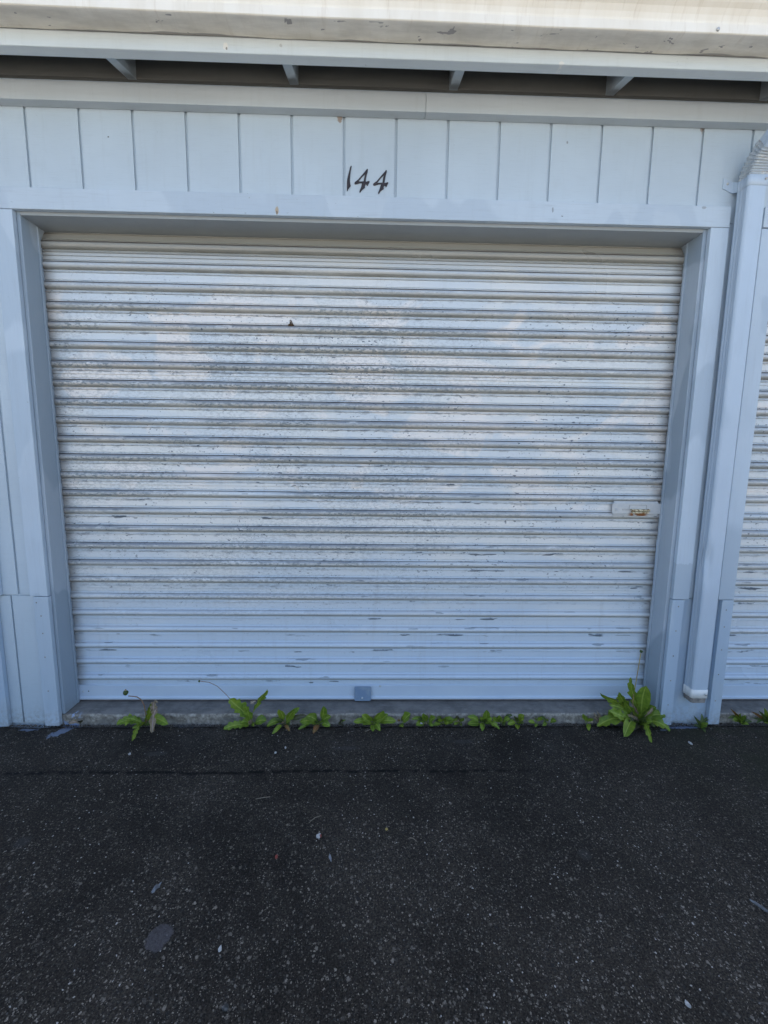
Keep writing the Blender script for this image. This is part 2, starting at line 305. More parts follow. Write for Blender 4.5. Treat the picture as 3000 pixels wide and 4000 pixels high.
# ---------------------------------------------------------------- mesh helpers
def link(name, me, mat, parent=None, bevel=0.0, smooth=False):
    o = bpy.data.objects.new(name, me); col.objects.link(o)
    if mat and not me.materials: me.materials.append(mat)
    if parent:
        o.parent = parent
        if parent.type == 'EMPTY': o.matrix_parent_inverse = Matrix.Translation(-parent.location)   # parts are modelled in place
    if smooth:
        for f in me.polygons: f.use_smooth = True
    if bevel:
        b = o.modifiers.new('bevel', 'BEVEL'); b.width = bevel; b.segments = 2; b.limit_method = 'ANGLE'
    return o
def mesh(name, verts, faces):
    me = bpy.data.meshes.new(name); me.from_pydata([tuple(v) for v in verts], [], faces); me.update()
    b = bmesh.new(); b.from_mesh(me); bmesh.ops.recalc_face_normals(b, faces=b.faces); b.to_mesh(me); b.free(); return me
def boxes(name, bl, mat, parent=None, bevel=0.0):
    vs_, fs = [], []
    for x0, x1, y0, y1, z0, z1 in bl:
        k = len(vs_); vs_ += [(x, y, z) for x in (x0, x1) for y in (y0, y1) for z in (z0, z1)]
        fs += [tuple(k + i for i in q) for q in ((0, 1, 3, 2), (4, 6, 7, 5), (0, 4, 5, 1), (2, 3, 7, 6), (0, 2, 6, 4), (1, 5, 7, 3))]
    return link(name, mesh(name, vs_, fs), mat, parent, bevel)
def box(name, x0, x1, y0, y1, z0, z1, mat, parent=None, bevel=0.0015): return boxes(name, [(x0, x1, y0, y1, z0, z1)], mat, parent, bevel)
def thing(name, label, cat, loc=(0, 0, 0), group=None):
    o = bpy.data.objects.new(name, None); col.objects.link(o); o.location = loc; o.empty_display_size = .1
    o['label'] = label; o['category'] = cat
    if group: o['group'] = group
    return o
def tag(o, label, cat, group=None):
    o['label'] = label; o['category'] = cat
    if group: o['group'] = group
    return o
def extrude_x(name, prof, xs, mat, parent=None, wob=0.0, closed=False, smooth=False, seed=0):
    """A profile of (y, z) points swept along x."""
    n = len(prof); V, F = [], []
    for x in xs:
        for j, (y, z) in enumerate(prof):
            d = mnoise.noise(Vector((x * 2.3, z * 3.1 + seed, seed * .7))) * wob; e = mnoise.noise(Vector((x * 4.1, seed * 5.3, 2))) * wob * .5
            V.append((x, y + d, z + e))
    for i in range(len(xs) - 1):
        for j in range(n if closed else n - 1):
            a, b = i * n + j, i * n + (j + 1) % n; F.append((a, b, b + n, a + n))
    if closed: F.append(tuple(range(n))[::-1]); F.append(tuple((len(xs) - 1) * n + j for j in range(n)))
    return link(name, mesh(name, V, F), mat, parent, 0, smooth)
def tube(name, pts, rad, mat, parent=None, seg=7):
    V, F = [], []; pts = [Vector(p) for p in pts]
    for i, p in enumerate(pts):
        t = (pts[min(i + 1, len(pts) - 1)] - pts[max(i - 1, 0)]).normalized(); u = t.cross(Vector((.3, 1, .2))).normalized(); v = t.cross(u)
        r = rad[i] if isinstance(rad, (list, tuple)) else rad
        for k in range(seg):
            a = 2 * math.pi * k / seg; V.append(p + (u * math.cos(a) + v * math.sin(a)) * r)
    for i in range(len(pts) - 1):
        for k in range(seg): a = i * seg + k; b = i * seg + (k + 1) % seg; F.append((a, b, b + seg, a + seg))
    F.append(tuple(range(seg))[::-1]); F.append(tuple(range(len(V) - seg, len(V))))
    return link(name, mesh(name, V, F), mat, parent, 0, True)
def disc(name, x, y, z, r, th, mat, parent=None, seg=14):
    """A flat round head facing the camera side (-y)."""
    V = []; 
    for rr, yy in ((r, y), (r, y - th * .55), (r * .7, y - th), (0.0001, y - th)):
        for k in range(seg): a = 2 * math.pi * k / seg; V.append((x + rr * math.cos(a), yy, z + rr * math.sin(a)))
    F = [(i * seg + k, i * seg + (k + 1) % seg, (i + 1) * seg + (k + 1) % seg, (i + 1) * seg + k) for i in range(3) for k in range(seg)]
    return link(name, mesh(name, V, F), mat, parent, 0, True)

# ---------------------------------------------------------------- ground
P = 3.045                                    # door-to-door spacing
XL, XR, ZT = -.0653, 2.6987, 2.1643          # trim opening of the middle door
JL, JR, ZJ, D = -.052, 2.6837, 2.153, .108   # jamb faces, head jamb, depth of the curtain
def asphalt():
    V, F = [], []
    xs = [-400, -60, -12, -5] + [-3 + .05 * i for i in range(181)] + [12, 60, 400]
    ys = [-400, -60, -12, -5] + [-3 + .05 * i for i in range(60)] + [-.04, -.02, -.008, .004, .3]
    for y in ys:
        for x in xs:
            z = 0.0
            if -3 <= x <= 6 and -3 < y < .0: z = mnoise.noise(Vector((x * 1.7, y * 1.7, 3))) * .006 - .002
            if -2.9 < x < 5.9:
                if y > -.03: z = -.006 + .006 * mnoise.noise(Vector((x * 14, y * 20, 1)))
                if y > -.012: z = -.03
            V.append((x, y, z))
    n = len(xs)
    for j in range(len(ys) - 1):
        for i in range(n - 1): a = j * n + i; F.append((a, a + 1, a + 1 + n, a + n))
    o = link('ground', mesh('ground', V, F), M['asphalt'], None, 0, True); o['kind'] = 'structure'; return o
asphalt()
o = link('gravel_yard', mesh('gravel_yard', [(-400, -400, .012), (400, -400, .012), (400, -3.6, .012), (-400, -3.6, .012)], [(0, 1, 2, 3)]), M['yard']); o['kind'] = 'structure'

# concrete sills under the doors, front edges broken and uneven
def sill(x0, x1, seed):
    prof = [(.5, .052), (.13, .050), (.05, .047), (.006, .045), (.001, .041), (-.001, .033), (.002, .022), (.003, .008), (.004, -.04)]
    V, F = [], []; n = len(prof); xs = [x0 + (x1 - x0) * i / 260 for i in range(261)]
    for x in xs:
        for j, (y, z) in enumerate(prof):
            k = 0 if j < 2 else 1
            y2 = y + k * .0035 * mnoise.noise(Vector((x * 16, z * 30, seed))) + k * .002 * mnoise.noise(Vector((x * 60, z * 60, seed)))
            z2 = z + .002 * mnoise.noise(Vector((x * 9, y * 10, seed))) * (1 if j < 6 else 0)
            V.append((x, y2, z2))
    for i in range(260):
        for j in range(n - 1): a = i * n + j; F.append((a, a + 1, a + 1 + n, a + n))
    o = link('concrete_sill', mesh('concrete_sill', V, F), M['concrete'], None, 0, True); o['kind'] = 'structure'
for k in (-1, 0, 1): sill(-.09 + k * P, 2.72 + k * P, k * 7.7)

# ---------------------------------------------------------------- the garage row
G = .2032
B = thing('garage_building', 'pale blue timber garage row with grooved board siding and open rafter eave', 'building', (1.32, 0, 0))
X0, X1 = XL - P - .6, XR + P + .6
# framed wall behind the boards, with the three openings left free
wl = []
for k in (-1, 0, 1, 2):
    a = XR + (k - 1) * P + .004; b = XL + k * P - .004
    wl.append((max(a, X0), min(b, X1), .008, .10, -.03, 2.19))
wl = [w_ for w_ in wl if w_[1] > w_[0]] + [(X0, X1, .008, .10, 2.19, 2.735)]
boxes('wall', wl, M['siding'], B)
boxes('wall', [(X0, X0 + .1, .10, 5, 0, 3.9), (X1 - .1, X1, .10, 5, 0, 3.9), (X0, X1, 5, 5.1, 0, 4.0)], M['siding'], B)

# boards between the grooves: over the doors, and beside them above and below the repair joint
i0, i1 = -17, 31
for i in range(i0, i1):
    xa, xb = i * G + .005, (i + 1) * G - .005
    box('siding_board', xa, xb, 0, .0075, 2.19, 2.548, M['siding'], B, .001)
for k in (-1, 0, 1, 2):
    a, b = XR + (k - 1) * P, XL + k * P                     # the pier between two doors
    if a < X0 or b > X1: continue
    cuts = [x for x in [i * G for i in range(i0 - 4, i1 + 4)] if a + .02 < x < b - .02]
    e = [a + .004] + cuts + [b - .004]
    for j in range(len(e) - 1):
        box('siding_board', e[j] + (.005 if j else 0), e[j + 1] - (.005 if j < len(e) - 2 else 0), 0, .0075, .610, 2.188, M['siding'], B, .001)
    g2 = -.239 + k * P if k < 1 else None
    lo = M['siding'] if k < 1 else M['trim_low']
    if g2:
        box('siding_board', a + .004, g2 - .004, .0005, .0075, .004, .604, lo, B, .001); box('siding_board', g2 + .004, b - .004, .0005, .0075, .004, .604, lo, B, .001)
    else: box('siding_board', a + .004, b - .004, .0005, .0075, .004, .604, lo, B, .001)

# trim round each opening: header, two-piece side casings, jambs
for k in (-1, 0, 1):
    o_ = k * P
    if k == 0: box('header_board', XL - .076, XR + .075, -.0205, -.0005, ZT, 2.2425, M['trim_h'], B, .002)
    else: box('header_board', XL + o_ - .068, XR + o_ + .075, -.0205, -.0005, ZT + .004, 2.2445, M['trim_h'], B, .002)
    lx = .076 if k != 1 else .0713
    box('casing_board', XL + o_ - lx, XL + o_, -.020, -.0005, .608, ZT - .0015, M['trim_v'], B, .002)
    box('casing_board', XR + o_, XR + o_ + .0753, -.020, -.0005, .608, ZT - .0015, M['trim_v'], B, .002)
    box('casing_board', XL + o_ - (.0627 if k < 1 else .0523), XL + o_ + .0015, -.0205, -.0005, .001, .6055, M['trim_low'] if k == 1 else M['trim_v'], B, .002)
    box('casing_board', XR + o_ - .0005, XR + o_ + .0553, -.0205, -.0005, -.002, .6055, M['trim_low'], B, .002)
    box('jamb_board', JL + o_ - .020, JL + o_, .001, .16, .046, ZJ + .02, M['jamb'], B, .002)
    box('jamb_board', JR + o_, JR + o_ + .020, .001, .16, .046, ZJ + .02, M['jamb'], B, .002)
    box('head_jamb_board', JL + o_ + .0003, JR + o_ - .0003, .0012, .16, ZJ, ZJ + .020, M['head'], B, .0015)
    boxes('door_recess', [(JL + o_ - .1, JR + o_ + .1, .40, .42, 0, 2.6), (JL + o_ - .1, JR + o_ + .1, .162, .40, 2.24, 2.26),
                          (JL + o_ - .12, JL + o_ - .1, .162, .42, 0, 2.6), (JR + o_ + .1, JR + o_ + .12, .162, .42, 0, 2.6)], M['dark'], B)

# nail heads and filled holes on the lower casings and trim
nl = [(2.728, z) for z in (.575, .46, .34, .22, .10)] + [(2.950, z) for z in (.56, .48, .37, .25, .12)] + [(-.100, z) for z in (.52, .44, .33, .17)] + [(-.115, .58)]
for x, z in nl: disc('nail_head', x, -.0206, z, .0032, .0006, M['pipe_end'], B, 8)

# frieze in two lengths, blocking, rafters, fascia, roof
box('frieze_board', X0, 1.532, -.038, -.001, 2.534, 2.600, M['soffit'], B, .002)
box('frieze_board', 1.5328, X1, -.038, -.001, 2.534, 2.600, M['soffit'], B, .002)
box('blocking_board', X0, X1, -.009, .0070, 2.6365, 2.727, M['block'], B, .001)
rx = [.4175 + .6115 * i for i in range(-6, 10)]
for x in rx:
    if not X0 < x < X1: continue
    V = []
    for xx in (x - .017, x + .017): V += [(xx, .0065, 2.6403), (xx, -.1615, 2.584), (xx, -.1615, 2.686), (xx, .0065, 2.728)]
    link('rafter', mesh('rafter', V, [(0, 1, 2, 3), (4, 7, 6, 5), (0, 4, 5, 1), (1, 5, 6, 2), (2, 6, 7, 3), (3, 7, 4, 0)]), M['soffit'], B, .0015)
box('fascia_board', X0, X1, -.200, -.1618, 2.5735, 2.735, M['fascia'], B, .003)
def slab(name, z_off, th, mat, y0):
    V = []
    for x in (X0 - .15, X1 + .15):
        for y in (y0, 5.3):
            for t in (0, th): V.append((x, y, 2.731 + z_off + (y + .20) * .25 + t))
    link(name, mesh(name, V, [(0, 1, 3, 2), (4, 6, 7, 5), (0, 4, 5, 1), (2, 3, 7, 6), (0, 2, 6, 4), (1, 5, 7, 3)]), mat, B)
slab('roof_deck', 0.006, .02, M['deck'], -.201); slab('roof', .028, .02, M['roofing'], -.24)

# ---------------------------------------------------------------- gutter
Gt = thing('rain_gutter', 'stained cream metal rain gutter running along the fascia of the blue garages', 'gutter', (1.32, -.25, 2.62))
gp = [(-.2022, 2.735), (-.2022, 2.6225), (-.2045, 2.620), (-.277, 2.6195), (-.2800, 2.6215), (-.2805, 2.6475), (-.2775, 2.6500), (-.2790, 2.656), (-.284, 2.668), (-.293, 2.680),
      (-.303, 2.688), (-.311, 2.697), (-.315, 2.710), (-.315, 2.738), (-.312, 2.741), (-.304, 2.741), (-.304, 2.736), (-.3125, 2.736), (-.3125, 2.712), (-.3085, 2.699), (-.300, 2.690),
      (-.290, 2.682), (-.281, 2.669), (-.2762, 2.656), (-.2778, 2.648), (-.2775, 2.624), (-.2055, 2.6235), (-.2045, 2.735)]
xs = [X0 + (X1 - X0) * i / 120 for i in range(121)]
o = extrude_x('trough', gp, xs, M['gutter'], Gt, wob=.0025, closed=True)
for v in o.data.vertices: v.co.z -= (v.co.x - 0.2) * .0034         # it falls towards the downspout
for x, c_ in ((.98, 'stone_w'), (2.24, 'stone_w')): pass
disc('screw_head', 2.455, -.2805, 2.622, .006, .005, M['galv'], Gt, 10)

# ---------------------------------------------------------------- roller doors
def shutter(k, label, cat='garage door'):
    ox = k * P; a, b = JL + ox - .02, JR + ox + .02
    T = thing('roller_door', label, cat, (1.316 + ox, D, .06), 'roller doors of the blue garage row')
    prof = [(.0000, .0000), (.0022, .0070), (.0075, .0130), (.0145, .0160), (.0215, .0150), (.0268, .0100), (.0292, .0040), (.0298, -.0004), (.0306, .0066), (.0313, .0082), (.0368, .0022), (.0382, -.0008),
            (.0396, .0034), (.0670, .0034), (.0680, .0002), (.0690, .0066), (.0700, .0076), (.0775, .0012), (.0800, .0000)]
    n = 30 if k < 1 else 12; xs = [a + (b - a) * i / n for i in range(n + 1)]
    for i in range(25):
        z = .156 + .08 * i; pr = [(D - .004 - h, z + dz) for dz, h in prof]
        if i % 6 == 5:   # lock seam between two sheets: a lapped edge that catches the light
            pr = [q for q in pr if not (z + .050 < q[1] < z + .0665)]; j = next(t for t, q in enumerate(pr) if q[1] > z + .06)
            pr[j:j] = [(D - .0074, z + .0525), (D - .0045, z + .0530), (D - .0045, z + .0545), (D - .0098, z + .0550), (D - .0098, z + .0640), (D - .0074, z + .0648)]
        if i == 24:      # above the last rib the curtain turns back towards its roll
            pr = [(y + max(0, q - 2.112) ** 1.3 * 1.6, q) for y, q in pr if q < 2.1565]
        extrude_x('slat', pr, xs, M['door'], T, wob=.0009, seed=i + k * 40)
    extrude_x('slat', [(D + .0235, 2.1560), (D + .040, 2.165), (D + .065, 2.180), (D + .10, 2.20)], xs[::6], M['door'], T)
    extrude_x('slat', [(D - .004, .1290), (D - .006, .131), (D - .006, .153), (D - .004, .1558)], xs, M['door'], T, wob=.0007, seed=3)
    extrude_x('bottom_bar', [(D + .01, .1300), (D - .0115, .1300), (D - .0125, .1285), (D - .0125, .0750), (D - .0135, .0735), (D - .0185, .0725), (D - .0195, .0700), (D - .0190, .0625), (D + .01, .0620)], xs, M['bar'], T, wob=.0006, seed=k)
    extrude_x('rubber_seal', [(D + .01, .0620), (D - .010, .0618), (D - .012, .056), (D - .006, .0495), (D + .01, .0495)], xs, M['rubber'], T, wob=.0015, seed=k + 2)
    for x in (JL + .022, JR - .025): disc('rivet', x + ox, D - .0125, .100, .0055, .002, M['rivet'], T)
    box('guide_rail', JL + ox + .0002, JL + ox + .007, D - .030, D - .020, .052, 2.150, M['jamb'], T, .001)
    box('guide_rail', JR + ox - .008, JR + ox - .0002, D - .030, D - .020, .052, 2.150, M['jamb'], T, .001)
    return T
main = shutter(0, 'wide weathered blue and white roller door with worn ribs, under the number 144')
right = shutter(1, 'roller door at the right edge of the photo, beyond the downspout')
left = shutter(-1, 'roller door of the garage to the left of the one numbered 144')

# pull tab on the bottom bar
V = []; tx0, tx1, tz0, tz1, r_ = 1.264, 1.344, .0595, .1285, .007
prof = []
for cx_, cz_, a0 in ((tx1 - r_, tz0 + r_, -90), (tx1 - .003, tz1 - .003, 0), (tx0 + .003, tz1 - .003, 90), (tx0 + r_, tz0 + r_, 180)):
    rr = r_ if cz_ < .09 else .003
    for q in range(4): A = math.radians(a0 + 30 * q); prof.append((cx_ + rr * math.cos(A), cz_ + rr * math.sin(A)))
n = len(prof); V = [(x, D - .0285 if z < .12 else D - .0245, z) for x, z in prof] + [(x, D - .0260 if z < .12 else D - .0195, z) for x, z in prof]
tab = link('pull_tab', mesh('pull_tab', V, [tuple(range(n)), tuple(range(n, 2 * n))[::-1]] + [(i, (i + 1) % n, n + (i + 1) % n, n + i) for i in range(n)]), M['tab'], main, .0008)
disc('rivet', 1.302, D - .0285, .075, .005, .003, M['rivet'], tab)
disc('rivet', 1.388, D - .0125, .1265, .006, .0015, M['rivet'], main)
disc('rivet', -.005, D - .0126, .101, .003, .0004, M['dark'], main, 8)

# latch plate with folded edges, slot, recess and the rusty slide handle
LP = boxes('latch_plate', [(2.449, 2.682, D - .0245, D - .0225, .9825, 1.0300)], M['latch'], main, .001)
for z0, z1, y1 in ((1.0302, 1.0400, -.0175), (.9660, .9823, -.0165)):
    V = [(x, y, z) for x in (2.457, 2.664) for y, z in (((D - .0238), 1.030 if z0 > 1 else .9825), (D + y1 - .001, z1 if z0 > 1 else z0), (D + y1, z1 if z0 > 1 else z0), (D - .0225, 1.030 if z0 > 1 else .9825))]
    link('folded_edge', mesh('folded_edge', V, [(0, 1, 2, 3), (4, 7, 6, 5), (0, 4, 5, 1), (1, 5, 6, 2), (2, 6, 7, 3), (3, 7, 4, 0)]), M['latch'], LP)
boxes('slot', [(2.4965, 2.531, D - .0249, D - .0244, .9985, 1.0040)], M['pipe_end'], LP)
boxes('slot_tongue', [(2.4975, 2.531, D - .0255, D - .0248, .9995, 1.0025)], M['latch'], LP)
boxes('recess_frame', [(2.5275, 2.6095, D - .0252, D - .0244, 1.0220, 1.0232), (2.5275, 2.5287, D - .0252, D - .0244, 1.003, 1.0220), (2.6083, 2.6095, D - .0252, D - .0244, 1.003, 1.0220)], M['pipe_end'], LP)
extrude_x('slide_handle', [(D - .0245, 1.0045), (D - .037, 1.0050), (D - .0405, 1.0015), (D - .0402, .9965), (D - .0375, .9955), (D - .0375, .9990), (D - .0365, 1.0005), (D - .0245, 1.0010)],
          [2.5335 + .0094 * i for i in range(10)], M['handle'], LP, closed=True)
extrude_x('slide_handle', [(D - .0245, .9950), (D - .0340, .9945), (D - .0390, .9915), (D - .0385, .9865), (D - .0355, .9860), (D - .0245, .9905)], [2.5385 + .0085 * i for i in range(10)], M['handle'], LP, wob=.001, closed=True)
disc('rivet', 2.4655, D - .0245, 1.0030, .0072, .0018, M['latch'], LP); disc('rivet', 2.6155, D - .0245, 1.0035, .0070, .0022, M['latch'], LP); disc('rivet_hole', 2.6155, D - .0267, 1.0045, .0018, .0003, M['dark'], LP, 8)
# bent strip peeled off the guide
V = [(2.6725, D - .024, .86), (2.6795, D - .024, .86), (2.678, D - .028, .60), (2.668, D - .034, .595), (2.6735, D - .022, .86), (2.6795, D - .022, .86), (2.679, D - .026, .60), (2.669, D - .032, .595)]
link('bent_guide_strip', mesh('bent_guide_strip', V, [(0, 1, 2, 3), (4, 7, 6, 5), (0, 4, 5, 1), (1, 5, 6, 2), (2, 6, 7, 3), (3, 7, 4, 0)]), M['pipe'], main)

# ---------------------------------------------------------------- house number: three separate flat digits
def W(px, py): return (1.03 + px * .0002991 * 1.0 + 0.0, py)
def digit(name, label, outer, hole=None, th=.004):
    """outlines given in the lettering's own units, mapped onto the board"""
    def q(p): x, z = p; return (1.248 + (x - 572) * .000289 , 2.3612 - (z - 330) * .000281)
    b = bmesh.new()
    o_ = [b.verts.new((q(p)[0], -.0035, q(p)[1])) for p in outer]; eo = [b.edges.new((o_[i], o_[(i + 1) % len(o_)])) for i in range(len(o_))]
    if hole:
        h_ = [b.verts.new((q(p)[0], -.0035, q(p)[1])) for p in hole]; eo += [b.edges.new((h_[i], h_[(i + 1) % len(h_)])) for i in range(len(h_))]
    bmesh.ops.triangle_fill(b, edges=eo, use_beauty=True)
    r = bmesh.ops.extrude_face_region(b, geom=list(b.faces))
    for v in [g for g in r['geom'] if isinstance(g, bmesh.types.BMVert)]: v.co.y += .0034
    bmesh.ops.recalc_face_normals(b, faces=b.faces)
    me = bpy.data.meshes.new(name); b.to_mesh(me); b.free()
    cx_ = sum(v.co.x for v in me.vertices) / len(me.vertices); cz_ = min(v.co.z for v in me.vertices)
    for v in me.vertices: v.co -= Vector((cx_, 0, cz_))
    o = link(name, me, M['number']); o.location = (cx_, 0, cz_); tag(o, label, 'house number', 'digits of the house number')
digit('house_number', 'dark brown slanted digit 1, leftmost of the house number over the door',
      [(570, 328), (562, 334), (553, 355), (545, 385), (535, 425), (524, 465), (516, 500), (512, 540), (511, 590), (512, 655), (520, 648), (532, 625), (548, 603), (564, 586), (560, 575), (553, 540), (552, 500), (556, 450), (562, 400), (569, 360), (575, 335)])
O4 = [(797, 368), (790, 362), (780, 368), (770, 382), (740, 418), (700, 464), (660, 508), (618, 538), (613, 552), (622, 564), (650, 560), (690, 546), (716, 545), (712, 575), (706, 600), (692, 628), (683, 655), (686, 671), (697, 662), (716, 636), (740, 617), (757, 604), (758, 580), (766, 560), (778, 564), (790, 580), (797, 574), (806, 550), (821, 530), (820, 517), (800, 520), (774, 530), (768, 520), (772, 480), (784, 430), (796, 392)]
H4 = [(757, 426), (754, 450), (745, 490), (738, 524), (700, 528), (664, 527), (690, 498), (720, 462)]
digit('house_number', 'dark brown slanted digit 4, the middle one of the house number, right after the 1', O4, H4)
j = lambda L: [(x + 257 + (2 if i % 3 == 0 else -1), y + 9 + (i % 2)) for i, (x, y) in enumerate(L)]
digit('house_number', 'dark brown slanted digit 4, last digit of the house number, next to a siding groove', j(O4), j(H4))

# ---------------------------------------------------------------- downspout between the two doors
DS = thing('downspout', 'pale blue dented metal downspout between two garage doors, white strap at its foot', 'downspout', (2.84, -.03, .15))
# cross-section of the pipe: rounded, with three flutes on the sides and faint ribs on the front
def section(x0, x1, yf, yb, r=.012):
    s_ = []
    for t in range(13):                                      # left side from the back to the front, fluted
        y = yb + (yf + r - yb) * t / 12; s_.append((x0 + (.0045 if t in (3, 4, 7, 8, 10, 11) else 0), y))
    for t in range(1, 5): A = math.radians(180 + 22.5 * t); s_.append((x0 + r + r * math.cos(A), yf + r + r * math.sin(A)))
    for t in range(1, 14): x = x0 + r + (x1 - x0 - 1.35 * r) * t / 14; s_.append((x, yf + (.0007 if t % 2 else 0)))
    rr = .35 * r
    for t in range(0, 5): A = math.radians(270 + 22.5 * t); s_.append((x1 - rr + rr * math.cos(A), yf + rr + rr * math.sin(A)))
    for t in range(1, 9): y = yf + rr + (yb - yf - rr) * t / 8; s_.append((x1 - (.0025 if t in (2, 3, 5, 6) else 0), y))
    return s_
S0 = section(0, .072, -.030, .022)
def pipe(name, path, mat, parent, scale=lambda t: 1.0, dent=False, rings=False, smooth=True):
    """path: (origin, axis) pairs; the section lies across the axis"""
    V, F = [], []; n = len(S0)
    for i, (p, ax) in enumerate(path):
        p = Vector(p); ax = Vector(ax).normalized(); u = Vector((1, 0, 0)); u = (u - ax * u.dot(ax)).normalized(); v = ax.cross(u); v = -v if v.y < 0 else v
        k = scale(i) ; 
        for x, y in S0:
            c = Vector(((x - .036) * k, 0, 0)); q = p + u * ((x - .036) * k) + v * (y * k)
            if dent:
                d = math.exp(-((q.z - .80) / .055) ** 2) * math.exp(-((x - .008) / .016) ** 2) * (1 if y < .0 else .3); q.y += .014 * d; q.x += .007 * d
                d = math.exp(-((q.z - .72) / .03) ** 2) * math.exp(-((x - .020) / .02) ** 2); q.y += .004 * d
            V.append(q)
    m_ = len(path)
    for i in range(m_ - 1):
        for jx in range(n): a = i * n + jx; b_ = i * n + (jx + 1) % n; F.append((a, b_, b_ + n, a + n))
    return link(name, mesh(name, V, F), mat, parent, 0, smooth)
def px_at(z): t = (z - .15) / 2.15; return (2.838 - .019 * t, -.030 - .020 * t)
zs = [.172 + (2.300 - .172) * i / 90 for i in range(91)]
pipe('pipe', [((px_at(z)[0], px_at(z)[1], z), (0, 0, 1)) for z in zs], M['pipe'], DS, dent=True)
pipe('outlet', [((px_at(z)[0] + .0005, px_at(z)[1], z), (0, 0, 1)) for z in (.132, .140, .150, .180)], M['pipe_end'], DS, scale=lambda i: (.90, .93, .95, .95)[i])
pipe('strap', [((px_at(z)[0], px_at(z)[1], z), (0, 0, 1)) for z in (.1565, .157, .1975, .198)], M['white'], DS, scale=lambda i: (1.02, 1.05, 1.05, 1.02)[i])
disc('screw_head', 2.864, px_at(.17)[1] - .0335, .1765, .005, .003, M['galv'], DS)
ub = pipe('strap', [((px_at(z)[0], px_at(z)[1], z), (0, 0, 1)) for z in (2.2865, 2.287, 2.3245, 2.325)], M['pipe'], DS, scale=lambda i: (1.02, 1.05, 1.05, 1.02)[i])
link('strap_flange', mesh('strap_flange', [(2.742, -.0035, 2.318), (2.742, -.0035, 2.355), (2.780, -.005, 2.340), (2.780, -.005, 2.300), (2.742, -.0005, 2.318), (2.742, -.0005, 2.355), (2.7825, -.001, 2.340), (2.7825, -.001, 2.300),
      (2.7825, -.030, 2.325), (2.7825, -.030, 2.288), (2.7845, -.030, 2.325), (2.7845, -.030, 2.288)], [(0, 3, 2, 1), (4, 5, 6, 7), (0, 1, 5, 4), (0, 4, 7, 3), (1, 2, 6, 5), (2, 3, 9, 8), (2, 8, 10, 6), (3, 7, 11, 9), (7, 6, 10, 11)]), M['pipe'], ub)
disc('screw_head', 2.759, -.0042, 2.334, .0048, .003, M['galv'], ub); disc('screw_head', 2.846, px_at(2.3)[1] - .0335, 2.309, .0048, .003, M['galv'], ub)
# crimped elbow leaning out to the gutter, then the sloping offset
E_, path = [], []; base = Vector((px_at(2.32)[0], px_at(2.32)[1], 2.318)); R_ = .115; N_ = 80
for i in range(N_ + 1):
    t = i / N_; A = math.radians(58) * t
    p = base + Vector((.010 * t, -R_ * (1 - math.cos(A)), R_ * math.sin(A))); path.append((p, (.05 * t, -math.sin(A), math.cos(A))))
pipe('elbow', path, M['elbow'], DS, scale=lambda i: 1.0 + (.10 * (.5 + .5 * math.cos(i * math.pi * 2 / 8)) ** 2 if 5 < i < 75 else .02))
e0, ax = path[-1]; ax = Vector(ax).normalized(); L_ = .175
pipe('offset_pipe', [(e0 + ax * (L_ * t / 8 - .008), ax) for t in range(9)], M['pipe'], DS, scale=lambda i: .97)

